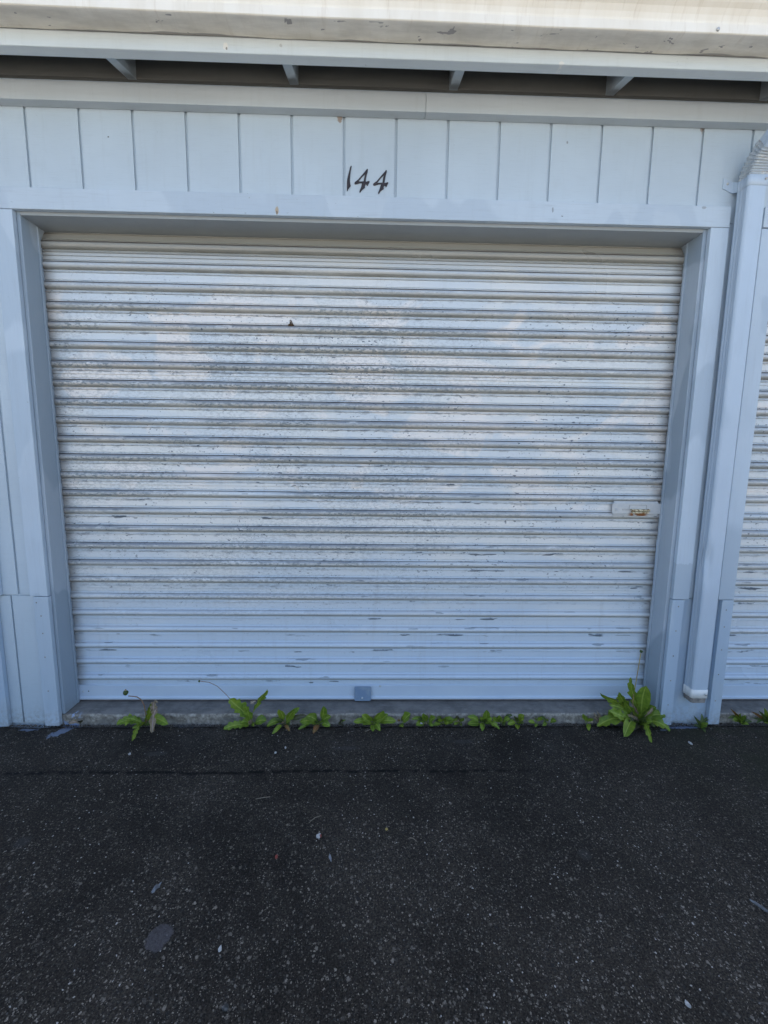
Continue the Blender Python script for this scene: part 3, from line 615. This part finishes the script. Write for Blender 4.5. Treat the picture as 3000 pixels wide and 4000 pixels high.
# ---------------------------------------------------------------- weeds
LM = {'g': M['lg'], 'h': M['lh'], 'b': M['lb'], 'r': M['lr'], 'k': M['lk']}
def leaf(parent, base, tip, width, kind, colr, seed):
    rnd = random.Random(seed); base, tip = Vector(base), Vector(tip); d = tip - base; L = max(d.length, .012)
    n = 26 if kind in 'ds' else 16; side = d.cross(Vector((0, 0, 1)))
    if side.length < 1e-4: side = Vector((1, 0, 0))
    side.normalize()
    view = Vector((1.35, -1.8, 1.2)) - base; view.normalize()
    # blades roll towards the open sky and yard in front of the wall
    s2 = d.normalized().cross(view).normalized(); side = (side * .35 + s2 * (.65 if s2.dot(side) > 0 else -.65)).normalized()
    up = side.cross(d).normalized(); up = up if up.dot(view) > 0 else -up
    arch = L * rnd.uniform(.10, .2); V, F = [], []; ph = rnd.uniform(0, 6); tw = rnd.uniform(-.35, .35)
    for i in range(n + 1):
        t = i / n; p = base + d * t + Vector((0, 0, 1)) * arch * math.sin(math.pi * min(1, t * 1.02)) * (1 if tip.z < .05 else .35) + side * .06 * L * math.sin(t * 3 + ph)
        if kind == 'r': wd = (.10 if t < .28 else .10 + .9 * math.sin(math.pi * min(1, max(0, (t - .28) / .72))) ** .62)
        elif kind == 's': wd = .10 + (.9 * math.sin(math.pi * min(1, max(0, (t - .38) / .62))) ** .7 if t > .38 else 0)
        elif kind == 'n': wd = .12 + .88 * math.sin(math.pi * t ** .9) ** .9
        elif kind == 'x': wd = .3 + .7 * math.sin(math.pi * t) ** .7 + .35 * math.sin(9 * t + ph) * math.sin(math.pi * t)
        else: wd = .12 + .88 * math.sin(math.pi * min(1, t ** 1.3)) ** .6 if t > .08 else .12
        if kind in 'ds':
            saw = (t * 5.2 + ph) % 1.0; wd *= .55 + .62 * saw ** .8
        wd *= width * .5
        if i == n: wd = .0006
        a = side * math.cos(tw * t) + up * math.sin(tw * t); fold = .30 + .25 * t
        rip = width * (.16 if kind != 'x' else .6) * math.sin(t * 17 + ph) * (1 if kind in 'dsx' else .5)
        jl, jr = 1 + rnd.uniform(-.07, .07), 1 + rnd.uniform(-.07, .07)
        V += [p - a * wd * jl + up * (wd * fold + rip * .6), p - a * wd * .5 + up * wd * fold * .62, p, p + a * wd * .5 + up * wd * fold * .62, p + a * wd * jr + up * (wd * fold - rip * .6)]
    for v in V: v.z = max(v.z, .0035)
    for i in range(n):
        for q in range(4): a_ = i * 5 + q; F.append((a_, a_ + 1, a_ + 6, a_ + 5))
    me = mesh('leaf', V, F); at = me.attributes.new('midrib', 'FLOAT', 'POINT')
    at.data.foreach_set('value', [1.0 if q % 5 == 2 else 0.0 for q in range(len(V))])
    o = link('leaf', me, LM[colr], parent, 0, True)
    if colr == 'b': o['label'] = 'dry brown leaf'
    if colr == 'k' and kind == 'x': o['label'] = 'withered dark leaf'
    return o
LAB = {
 'w0': ('tiny_weed', 'tiny dull weed on the broken sill edge, nearest the left casing', 'weed'),
 'w1': ('dandelion', 'leftmost dandelion at the sill, with a closed bud and a withered brown leaf', 'dandelion'),
 'w2': ('dandelion', 'dandelion with a tall upright leaf and a long thin pinkish stalk leaning left', 'dandelion'),
 'w3': ('weed', 'small green weed with one thin red leaf, right of the dandelion with the long stalk', 'weed'),
 'w4': ('weed', 'green rosette of rounded leaves left of the pull tab, one reddish leaf in front', 'weed'),
 'w4b': ('tiny_weed', 'tiny round-leaved dull seedling in the crack left of the pull tab', 'weed'),
 'w5': ('weed', 'bushiest green rosette of rounded leaves, right under the pull tab of the door', 'weed'),
 'w6': ('weed', 'small weed with one big raised oval leaf, right of the bushiest rosette', 'weed'),
 'w7': ('weed', 'green weed with an upright oval leaf and a white speck, middle of the sill', 'weed'),
 'w7b': ('weed', 'low straggling weed of small leaves, right of the one with the white speck', 'weed'),
 'w8': ('tiny_weed', 'tiny weed with one dark round leaf left of the star-shaped rosette', 'weed'),
 'w9': ('weed', 'star-shaped green rosette with a tall pointed leaf, between pull tab and big dandelion', 'weed'),
 'w10': ('weed', 'small pale green tuft touching the right side of the star-shaped rosette', 'weed'),
 'w11': ('weed', 'few-leaved green weed with a broad leaf pointing up right, left of two tiny seedlings', 'weed'),
 'w12': ('tiny_weed', 'tiny seedling with leaves pointing left, up and down in the sill crack', 'weed'),
 'w13': ('tiny_weed', 'tiny low seedling, last one before the bare stretch of sill', 'weed'),
 'w14': ('weed', 'small weed with three leaves on white stalks, just left of the big dandelion', 'weed'),
 'w14b': ('dry_weed', 'brownish dried tuft against the sill beside the big dandelion', 'weed'),
 'w15': ('dandelion', 'large dandelion with many long leaves and a tall stalk, at the right casing', 'dandelion'),
 'w16': ('weed', 'upright dark green weed with narrow leaves growing under the end of the downspout', 'weed'),
 'w17': ('weed', 'reddish green tuft at the sill of the right-hand door, nearer the downspout', 'weed'),
 'w18': ('weed', 'reddish green tuft at the right edge of the photo, against the sill', 'weed'),
}
WEEDS=[
('w0', (0.0186, -0.012, 0.0), [((0.0368, -0.0365, 0.037), 0.01, 'r', 'k'), ((0.0607, -0.0412, 0.0426), 0.01, 'r', 'k')]),
('w1', (0.3061, -0.012, 0.0), [((0.1986, -0.0287, 0.0232), 0.04, 'd', 'g'), ((0.3134, -0.1281, 0.006), 0.018, 'd', 'g'), ((0.2768, -0.0485, 0.006), 0.014, 'd', 'g'), ((0.362, -0.0353, 0.1199), 0.026, 'd', 'g'), ((0.44, -0.0468, 0.0373), 0.032, 'r', 'g'), ((0.3843, -0.0469, 0.1424), 0.026, 'x', 'b'), ((0.3764, -0.0723, 0.006), 0.022, 'x', 'b')]),
('w2', (0.7962, -0.012, 0.0), [((0.8671, -0.0238, 0.1811), 0.034, 's', 'g'), ((0.713, -0.0262, 0.1434), 0.046, 'd', 'g'), ((0.6834, -0.0572, 0.006), 0.03, 'd', 'g'), ((0.8675, -0.0215, 0.0209), 0.034, 'r', 'g'), ((0.7675, -0.0332, 0.1115), 0.03, 'd', 'g'), ((0.8206, -0.0209, 0.1244), 0.012, 'x', 'b')]),
('w3', (0.9472, -0.012, 0.0), [((0.9256, -0.0337, 0.0886), 0.024, 'r', 'g'), ((0.8694, -0.0242, 0.006), 0.026, 'r', 'g'), ((0.9075, -0.0861, 0.006), 0.014, 'r', 'g'), ((1.0031, -0.0395, 0.0839), 0.028, 'r', 'g'), ((1.0166, -0.0284, 0.1016), 0.02, 'r', 'g'), ((1.0543, -0.0403, 0.0728), 0.018, 'r', 'k'), ((0.9796, -0.0725, 0.006), 0.011, 'r', 'r')]),
('w4', (1.1081, -0.012, 0.0), [((1.0212, -0.0377, 0.0298), 0.028, 'r', 'g'), ((1.0526, -0.0207, 0.0551), 0.03, 'r', 'g'), ((1.133, -0.0368, 0.1067), 0.024, 'r', 'g'), ((1.1625, -0.0278, 0.0537), 0.024, 'r', 'g'), ((1.159, -0.0399, 0.006), 0.022, 'r', 'g'), ((1.0952, -0.0892, 0.006), 0.018, 'r', 'r'), ((1.0141, -0.0466, 0.006), 0.014, 'r', 'g')]),
('w4b', (1.2105, -0.012, 0.0), [((1.1954, -0.0325, 0.0192), 0.012, 'r', 'k'), ((1.2198, -0.0285, 0.0123), 0.012, 'r', 'k'), ((1.21, -0.0408, 0.0456), 0.01, 'r', 'k')]),
('w5', (1.355, -0.012, 0.0), [((1.265, -0.0332, 0.0329), 0.02, 'r', 'g'), ((1.3034, -0.0247, 0.0572), 0.026, 'r', 'g'), ((1.3085, -0.0307, 0.006), 0.014, 'r', 'g'), ((1.3376, -0.0363, 0.0631), 0.02, 'r', 'g'), ((1.3584, -0.0717, 0.006), 0.022, 'r', 'g'), ((1.3905, -0.0624, 0.006), 0.02, 'r', 'g'), ((1.3959, -0.0434, 0.0908), 0.026, 'r', 'g'), ((1.4045, -0.0292, 0.05), 0.022, 'r', 'g'), ((1.4246, -0.0267, 0.0583), 0.02, 'r', 'g'), ((1.4607, -0.0316, 0.028), 0.024, 'r', 'g')]),
('w6', (1.4797, -0.012, 0.0), [((1.527, -0.0481, 0.0704), 0.03, 'r', 'g'), ((1.4899, -0.0436, 0.006), 0.018, 'r', 'g'), ((1.4641, -0.0493, 0.0482), 0.01, 'r', 'r')]),
('w7', (1.6034, -0.012, 0.0), [((1.588, -0.0402, 0.0735), 0.022, 'r', 'g'), ((1.5529, -0.0341, 0.006), 0.022, 'r', 'g'), ((1.5292, -0.0471, 0.0433), 0.012, 'r', 'g'), ((1.6406, -0.0454, 0.0518), 0.022, 'r', 'g'), ((1.573, -0.0313, 0.0259), 0.014, 'r', 'g')]),
('w7b', (1.6809, -0.012, 0.0), [((1.6307, -0.0368, 0.006), 0.015, 'r', 'g'), ((1.7261, -0.0228, 0.035), 0.018, 'r', 'g'), ((1.6509, -0.0396, 0.0463), 0.016, 'r', 'g'), ((1.7028, -0.0367, 0.0242), 0.016, 'r', 'g'), ((1.6851, -0.0308, 0.0455), 0.012, 'r', 'g')]),
('w8', (1.7609, -0.012, 0.0), [((1.7373, -0.0268, 0.0527), 0.017, 'r', 'k'), ((1.7634, -0.0322, 0.0378), 0.012, 'r', 'g'), ((1.7645, -0.0324, 0.006), 0.011, 'r', 'g'), ((1.7287, -0.0341, 0.0341), 0.01, 'r', 'g')]),
('w9', (1.8715, -0.012, 0.0), [((1.7891, -0.0281, 0.0468), 0.02, 'r', 'g'), ((1.791, -0.0226, 0.006), 0.022, 'r', 'g'), ((1.8817, -0.0288, 0.0806), 0.028, 'r', 'g'), ((1.9042, -0.0337, 0.0402), 0.022, 'r', 'g'), ((1.8473, -0.0714, 0.006), 0.018, 'r', 'g'), ((1.9332, -0.0526, 0.006), 0.024, 'd', 'g'), ((1.8399, -0.0458, 0.06), 0.012, 'r', 'g')]),
('w10', (1.9557, -0.012, 0.0), [((1.9086, -0.0376, 0.0562), 0.018, 'r', 'g'), ((1.9396, -0.0285, 0.0552), 0.015, 'r', 'g'), ((1.9665, -0.0283, 0.023), 0.013, 'r', 'g'), ((1.9201, -0.0336, 0.0368), 0.012, 'r', 'g')]),
('w11', (2.0306, -0.012, 0.0), [((1.9755, -0.0262, 0.0147), 0.018, 'r', 'g'), ((2.0542, -0.026, 0.0533), 0.022, 'r', 'g'), ((2.0149, -0.0601, 0.006), 0.017, 'r', 'g'), ((2.0501, -0.0354, 0.0377), 0.012, 'r', 'g')]),
('w12', (2.1207, -0.012, 0.0), [((2.0747, -0.0226, 0.0206), 0.014, 'r', 'g'), ((2.1028, -0.0345, 0.0454), 0.008, 'r', 'g'), ((2.1031, -0.046, 0.006), 0.012, 'r', 'g')]),
('w13', (2.1749, -0.012, 0.0), [((2.1383, -0.0288, 0.006), 0.014, 'r', 'g'), ((2.1576, -0.0309, 0.0386), 0.01, 'r', 'g'), ((2.1994, -0.0412, 0.0328), 0.016, 'r', 'g')]),
('w14', (2.3522, -0.012, 0.0), [((2.3168, -0.0424, 0.0703), 0.02, 'r', 'g'), ((2.369, -0.0407, 0.0446), 0.017, 'r', 'g'), ((2.3394, -0.0714, 0.006), 0.016, 'r', 'g')]),
('w14b', (2.4231, -0.012, 0.0), [((2.3729, -0.0407, 0.077), 0.01, 'n', 'b'), ((2.4051, -0.0312, 0.0616), 0.01, 'n', 'b'), ((2.3667, -0.04, 0.0491), 0.009, 'n', 'b'), ((2.4188, -0.0302, 0.0412), 0.008, 'n', 'b'), ((2.3874, -0.0372, 0.0838), 0.007, 'n', 'b')]),
('w15', (2.6043, -0.012, 0.0), [((2.4099, -0.0298, 0.1704), 0.026, 's', 'g'), ((2.5454, -0.0334, 0.2399), 0.03, 'd', 'g'), ((2.4867, -0.0218, 0.1608), 0.044, 'd', 'g'), ((2.4453, -0.0273, 0.1202), 0.026, 'd', 'g'), ((2.4318, -0.0491, 0.0781), 0.042, 'd', 'g'), ((2.385, -0.0594, 0.006), 0.052, 'd', 'g'), ((2.4691, -0.1027, 0.006), 0.036, 'r', 'g'), ((2.5821, -0.1508, 0.006), 0.022, 'd', 'g'), ((2.7106, -0.073, 0.006), 0.042, 'd', 'g'), ((2.7182, -0.0269, 0.0483), 0.044, 'r', 'g'), ((2.6568, -0.0407, 0.1028), 0.044, 'r', 'g'), ((2.6136, -0.0395, 0.2025), 0.046, 'r', 'g'), ((2.5746, -0.0417, 0.112), 0.03, 'd', 'g'), ((2.5251, -0.0343, 0.1244), 0.034, 'd', 'g'), ((2.6011, -0.0407, 0.006), 0.03, 'd', 'g'), ((2.5129, -0.0713, 0.006), 0.05, 'x', 'k')]),
('w16', (2.8729, -0.045, 0.0), [((2.8445, -0.0379, 0.0578), 0.011, 'n', 'h'), ((2.8921, -0.022, 0.0572), 0.012, 'n', 'h'), ((2.9297, -0.0222, 0.0249), 0.012, 'n', 'h'), ((2.8495, -0.0326, 0.006), 0.012, 'n', 'h'), ((2.9101, -0.0419, 0.006), 0.012, 'n', 'h'), ((2.8692, -0.084, 0.006), 0.01, 'n', 'h'), ((2.8717, -0.026, 0.0325), 0.01, 'n', 'h'), ((2.9127, -0.0246, 0.0439), 0.01, 'n', 'h')]),
('w17', (3.0914, -0.012, 0.0), [((3.0225, -0.023, 0.0824), 0.012, 'n', 'r'), ((3.0464, -0.0239, 0.0631), 0.013, 'n', 'g'), ((3.0654, -0.0366, 0.0664), 0.012, 'n', 'g'), ((3.102, -0.0256, 0.0492), 0.012, 'n', 'g'), ((3.0159, -0.0486, 0.0411), 0.014, 'n', 'g'), ((3.0689, -0.0404, 0.0244), 0.014, 'n', 'g'), ((3.0025, -0.0362, 0.0465), 0.012, 'n', 'h'), ((3.0432, -0.0412, 0.0608), 0.012, 'n', 'g')]),
('w18', (3.2128, -0.012, 0.0), [((3.1219, -0.0279, 0.0718), 0.013, 'n', 'r'), ((3.1377, -0.0478, 0.0882), 0.013, 'n', 'h'), ((3.1595, -0.0452, 0.1012), 0.014, 'n', 'g'), ((3.1894, -0.0418, 0.067), 0.014, 'n', 'g'), ((3.1422, -0.0344, 0.0227), 0.014, 'n', 'h'), ((3.1787, -0.0453, 0.025), 0.014, 'n', 'g'), ((3.1189, -0.0423, 0.0552), 0.012, 'n', 'h'), ((3.2112, -0.0398, 0.041), 0.012, 'n', 'h')]),
]
STALKS = {
 'w1': ([(0.3120, -0.012, 0.0), (0.3229, -0.015, 0.022), (0.3205, -0.015, 0.0594), (0.3166, -0.015, 0.0966), (0.3047, -0.015, 0.1254), (0.2865, -0.015, 0.1386), (0.265, -0.015, 0.1415), (0.249, -0.015, 0.1427)], .0022, 'stem', (.2373, -.015, .1585), .0105),
 'w2': ([(0.785, -0.012, 0.0), (0.7747, -0.015, 0.0251), (0.7527, -0.015, 0.0653), (0.7269, -0.015, 0.1002), (0.6901, -0.015, 0.1457), (0.6497, -0.015, 0.1892), (0.6125, -0.015, 0.2088), (0.5750, -0.015, 0.2137)], .0013, 'stem', (.5686, -.015, .2137), .0045),
 'w15': ([(2.590, -0.02, 0.0), (2.5721, -0.02, 0.054), (2.559, -0.02, 0.1156), (2.564, -0.02, 0.1767), (2.569, -0.02, 0.2494), (2.5734, -0.02, 0.3154), (2.5767, -0.02, 0.3542)], .0019, 'stem_y', (2.5771, -.02, .362), .0065)}
for wi, (key, root, leaves) in enumerate(WEEDS):
    nm, lb, ct = LAB[key]; T = thing(nm, lb, ct, root, 'weeds along the foot of the doors')
    for li, (tip, wd, kd, cl) in enumerate(leaves):
        bs = root
        if key == 'w1' and li == 5: bs = (.372, -.045, .085)
        if key == 'w1' and li == 6: bs = (.392, -.045, .10)
        if key == 'w2' and li == 5: bs = (.797, -.02, .105)
        leaf(T, bs, tip, wd * (1.32 if kd == 'r' else 1.18), kd, cl, wi * 31 + li)
    rx2 = random.Random(wi * 7 + 3)
    for e_ in range({'w1': 3, 'w2': 3, 'w15': 11}.get(key, 5 if len(leaves) > 3 and leaves[0][2] == 'r' else (4 if leaves[0][2] == 'n' else 1))):
        big_ = key in ('w1', 'w2', 'w15'); a_ = rx2.uniform(-math.pi, 0); l_ = rx2.uniform(.05, .10) * (1.1 if key == 'w15' else .8) if big_ else rx2.uniform(.026, .056)
        tp = (root[0] + l_ * math.cos(a_), root[1] + l_ * .6 * math.sin(a_), rx2.uniform(.01, (.13 if key == 'w15' else .055) if big_ else .05))
        leaf(T, root, tp, rx2.uniform(.016, .028) if big_ else rx2.uniform(.014, .022), 'd' if big_ else leaves[0][2], rx2.choice(['g', 'h', 'h', 'g', 'b']), wi * 53 + e_ + 900)
    if key in STALKS:
        pts, r_, mt, hp, hr = STALKS[key]; tube('stalk', pts, r_, M[mt], T)
        V, F = [], []; hp = Vector(hp); sg = 10
        for i in range(7):
            t = i / 6; rr = hr * math.sin(math.pi * (t * .86 + .07)) ** .8; z = (t - .5) * hr * 2.3
            for k in range(sg): A = 2 * math.pi * k / sg; f = 1 + .12 * (k % 2); V.append(hp + Vector((rr * f * math.cos(A), rr * f * math.sin(A), z)))
        for i in range(6):
            for k in range(sg): a = i * sg + k; b_ = i * sg + (k + 1) % sg; F.append((a, b_, b_ + sg, a + sg))
        F.append(tuple(range(sg))); F.append(tuple(range(6 * sg, 7 * sg)))
        link('flower_bud', mesh('flower_bud', V, F), M['lh'], T, 0, True)
        if key != 'w2': tube('withered_tuft', [hp + Vector((0, 0, hr * .9)), hp + Vector((.001, 0, hr * 1.5))], [hr * .5, hr * .28], M['lb'] if key == 'w1' else M['stone_w'], T)
    if key == 'w7': leaf(T, (1.5705, -.035, .018), (1.582, -.04, .022), .007, 'x', 'b', 5).data.materials[0] = M['stone_w']

# ---------------------------------------------------------------- small litter on the asphalt
def flake(name, label, cat, x, y, pts, mat, h=.003, rot=0):
    b = bmesh.new(); vs1 = [b.verts.new((px_, py_, h * (.7 + .5 * ((i * 7) % 3) / 2))) for i, (px_, py_) in enumerate(pts)]; vs0 = [b.verts.new((px_ * 1.05, py_ * 1.05, -.002)) for px_, py_ in pts]
    n_ = len(pts); c_ = b.verts.new((0, 0, h * 1.25))
    for i in range(n_): b.faces.new((vs1[i], vs1[(i + 1) % n_], c_)); b.faces.new((vs0[i], vs0[(i + 1) % n_], vs1[(i + 1) % n_], vs1[i]))
    b.faces.new(vs0[::-1]); bmesh.ops.recalc_face_normals(b, faces=b.faces)
    me = bpy.data.meshes.new(name); b.to_mesh(me); b.free(); o = link(name, me, M[mat]); o.location = (x, y, .002); o.rotation_euler = (0, 0, rot); tag(o, label, cat); return o
def blob(n, rx_, ry_, seed, jag=.25):
    r = random.Random(seed); return [((rx_ * (1 + r.uniform(-jag, jag))) * math.cos(2 * math.pi * i / n), (ry_ * (1 + r.uniform(-jag, jag))) * math.sin(2 * math.pi * i / n)) for i in range(n)]
flake('paint_flake', 'ragged pale blue paint flake on the asphalt above the round grey stain', 'paint flake', .741, -.749, blob(13, .006, .014, 1, .55), 'chip_b', .0012, -.35)
flake('stone_chip', 'bright white chip on the asphalt right of the round grey stain', 'stone chip', .977, -.902, blob(7, .0035, .006, 2), 'stone_w', .004, -.3)
flake('paint_flake', 'narrow whitish flake on the asphalt near the middle of the photo, below the red specks', 'paint flake', 1.226, -.662, blob(11, .003, .011, 3, .5), 'chip_b', .002, .3)
flake('stone_chip', 'small red chip on the asphalt, left of the narrow whitish flake', 'stone chip', 1.061, -.660, blob(7, .004, .006, 4), 'chip_r', .003)
flake('broken_shell', 'crushed pale shell with a red fleck on the asphalt below the pull tab', 'shell', 1.181, -.591, blob(13, .007, .008, 5, .6), 'stone_w', .0025, .4)
flake('stone_chip', 'red fleck lying on the crushed pale shell', 'stone chip', 1.187, -.590, blob(6, .0025, .0035, 6), 'chip_r', .005)
flake('leaf_scrap', 'tiny yellow leaf scrap on the asphalt right of the crushed shell', 'leaf scrap', 1.402, -.566, blob(6, .005, .004, 7), 'chip_y', .002)
flake('feather', 'slim pale grey feather on the asphalt at the right edge of the photo', 'feather', 2.431, -.820, [(.002, -.024), (.004, -.008), (.004, .010), (.001, .023), (-.002, .012), (-.003, -.008), (-.001, -.022)], 'chip_b', .0025, .62)
flake('stone_chip', 'white chip near the bottom right corner of the photo', 'stone chip', 2.072, -1.023, blob(7, .0038, .0065, 8), 'stone_w', .004, .5)
flake('stone_chip', 'white chip on the asphalt below the leftmost dandelion', 'stone chip', .355, -.205, blob(6, .005, .004, 9), 'stone_w', .003)
flake('stone_chip', 'white chip in front of the red-leaved weed, the right one of a pair', 'stone chip', .985, -.170, blob(6, .0035, .005, 10), 'stone_w', .003)
flake('stone_chip', 'white chip in front of the red-leaved weed, the left one of a pair', 'stone chip', .950, -.200, blob(6, .005, .004, 11), 'stone_w', .003)
flake('stone_chip', 'pale pebble in front of the foot of the downspout', 'stone chip', 2.745, -.150, blob(7, .005, .010, 12), 'stone_w', .003, .3)
flake('stone_chip', 'rounded pale pebble near the bottom edge of the photo, left of its middle', 'stone chip', 1.03, -1.015, blob(8, .007, .005, 13), 'grit', .005)
for nm, lb, pts in (('twig', 'short straight dry twig on the asphalt in front of the dandelion with the long stalk', [(.935, -.440, .003), (.960, -.436, .005), (.985, -.430, .003)]),
                    ('twig', 'thin slanting dry twig on the asphalt above the crushed shell', [(1.145, -.535, .003), (1.160, -.522, .005), (1.178, -.512, .003)]),
                    ('twig', 'pale straw lying under the bushy rosette below the pull tab', [(1.318, -.070, .003), (1.335, -.062, .006), (1.352, -.055, .008)]),
                    ('twig', 'small curved pale straw on the asphalt right of the leaf scrap', [(1.475, -.600, .003), (1.487, -.602, .004), (1.497, -.612, .003)])):
    o = tube(nm, [Vector(p) - Vector(pts[1]) for p in pts], .0012, M['twig']); o.location = pts[1]; tag(o, lb, 'twig')

# the clump on the door, low in one of the ribs' creases
b = bmesh.new(); bmesh.ops.create_icosphere(b, subdivisions=2, radius=1)
for v in b.verts: v.co = Vector((v.co.x * .013, v.co.y * .004, v.co.z * .005)) * (1 + .5 * mnoise.noise(v.co * 3))
for x_, z_, r_ in ((-.002, .008, .004), (.003, .014, .003), (.0, .020, .002), (-.003, .017, .0025), (.005, .006, .004)):
    g = bmesh.ops.create_icosphere(b, subdivisions=1, radius=r_)
    for v in g['verts']: v.co = Vector((v.co.x * .8 + x_, v.co.y, v.co.z * 1.6 + z_)) * (1 + .2 * mnoise.noise(v.co * 500))
me = bpy.data.meshes.new('dirt_clump'); b.to_mesh(me); b.free(); o = link('dirt_clump', me, M['mud'], None, 0, True); o.location = (.9835, D - .014, 1.788)
tag(o, 'dark brown clump stuck in a crease of the door, upper left of its middle', 'dirt clump')

# loose grit over the asphalt: nobody could count it
rnd = random.Random(11); V, F = [], []
for i in range(15000):
    x = rnd.uniform(-1.0, 3.9); y = -.005 - 1.35 * rnd.random() ** 1.25
    if mnoise.noise(Vector((x * 2.2, y * 2.2, 9))) * .7 + mnoise.noise(Vector((x * 7, y * 7, 4))) * .5 + rnd.uniform(-.35, .75) < 0: continue
    r = .0009 + .0022 * rnd.random() ** 3; k = len(V); a0 = rnd.uniform(0, 6.28); e = rnd.uniform(.55, 1)
    if y > -.06: r *= 1.4
    zb = mnoise.noise(Vector((x * 1.7, y * 1.7, 3))) * .006 - .002
    for q in range(5): A = a0 + q * 1.2566; rr = r * rnd.uniform(.75, 1.2); V.append((x + rr * math.cos(A), y + rr * e * math.sin(A), zb - .0005))
    V.append((x + r * rnd.uniform(-.3, .3), y + r * rnd.uniform(-.3, .3), zb + r * rnd.uniform(.35, .8)))
    F += [(k + q, k + (q + 1) % 5, k + 5) for q in range(5)]
me = bpy.data.meshes.new('loose_grit'); me.from_pydata(V, [], F); o = link('loose_grit', me, M['grit']); o['kind'] = 'stuff'
tag(o, 'loose grey grit scattered over the black asphalt', 'grit')

rnd = random.Random(5); V, F = [], []
for i in range(5200):
    x = rnd.uniform(-.6, 3.8); y = -.002 - abs(rnd.gauss(0, .016)); dens = mnoise.noise(Vector((x * 5, 2, 1))) * .9 + mnoise.noise(Vector((x * 19, 7, 1))) * .5
    if dens + rnd.uniform(-.5, .6) < 0 and y < -.012: continue
    r = .0012 + .0032 * rnd.random() ** 2.5; k = len(V); a0 = rnd.uniform(0, 6.28)
    zb = (-.010 if y > -.012 else -.004) + rnd.uniform(0, .006) * (1 if y > -.02 else .3)
    for q in range(5): A = a0 + q * 1.2566; rr = r * rnd.uniform(.7, 1.3); V.append((x + rr * math.cos(A), y + rr * .8 * math.sin(A), zb))
    V.append((x, y, zb + r * rnd.uniform(.7, 1.3))); V.append((x, y, zb - r))
    F += [(k + q, k + (q + 1) % 5, k + 5) for q in range(5)]
me = bpy.data.meshes.new('soil_crumbs'); me.from_pydata(V, [], F); o = link('soil_crumbs', me, M['soil']); o['kind'] = 'stuff'
tag(o, 'dark soil crumbs and dry bits gathered in the crack at the wall foot', 'soil')
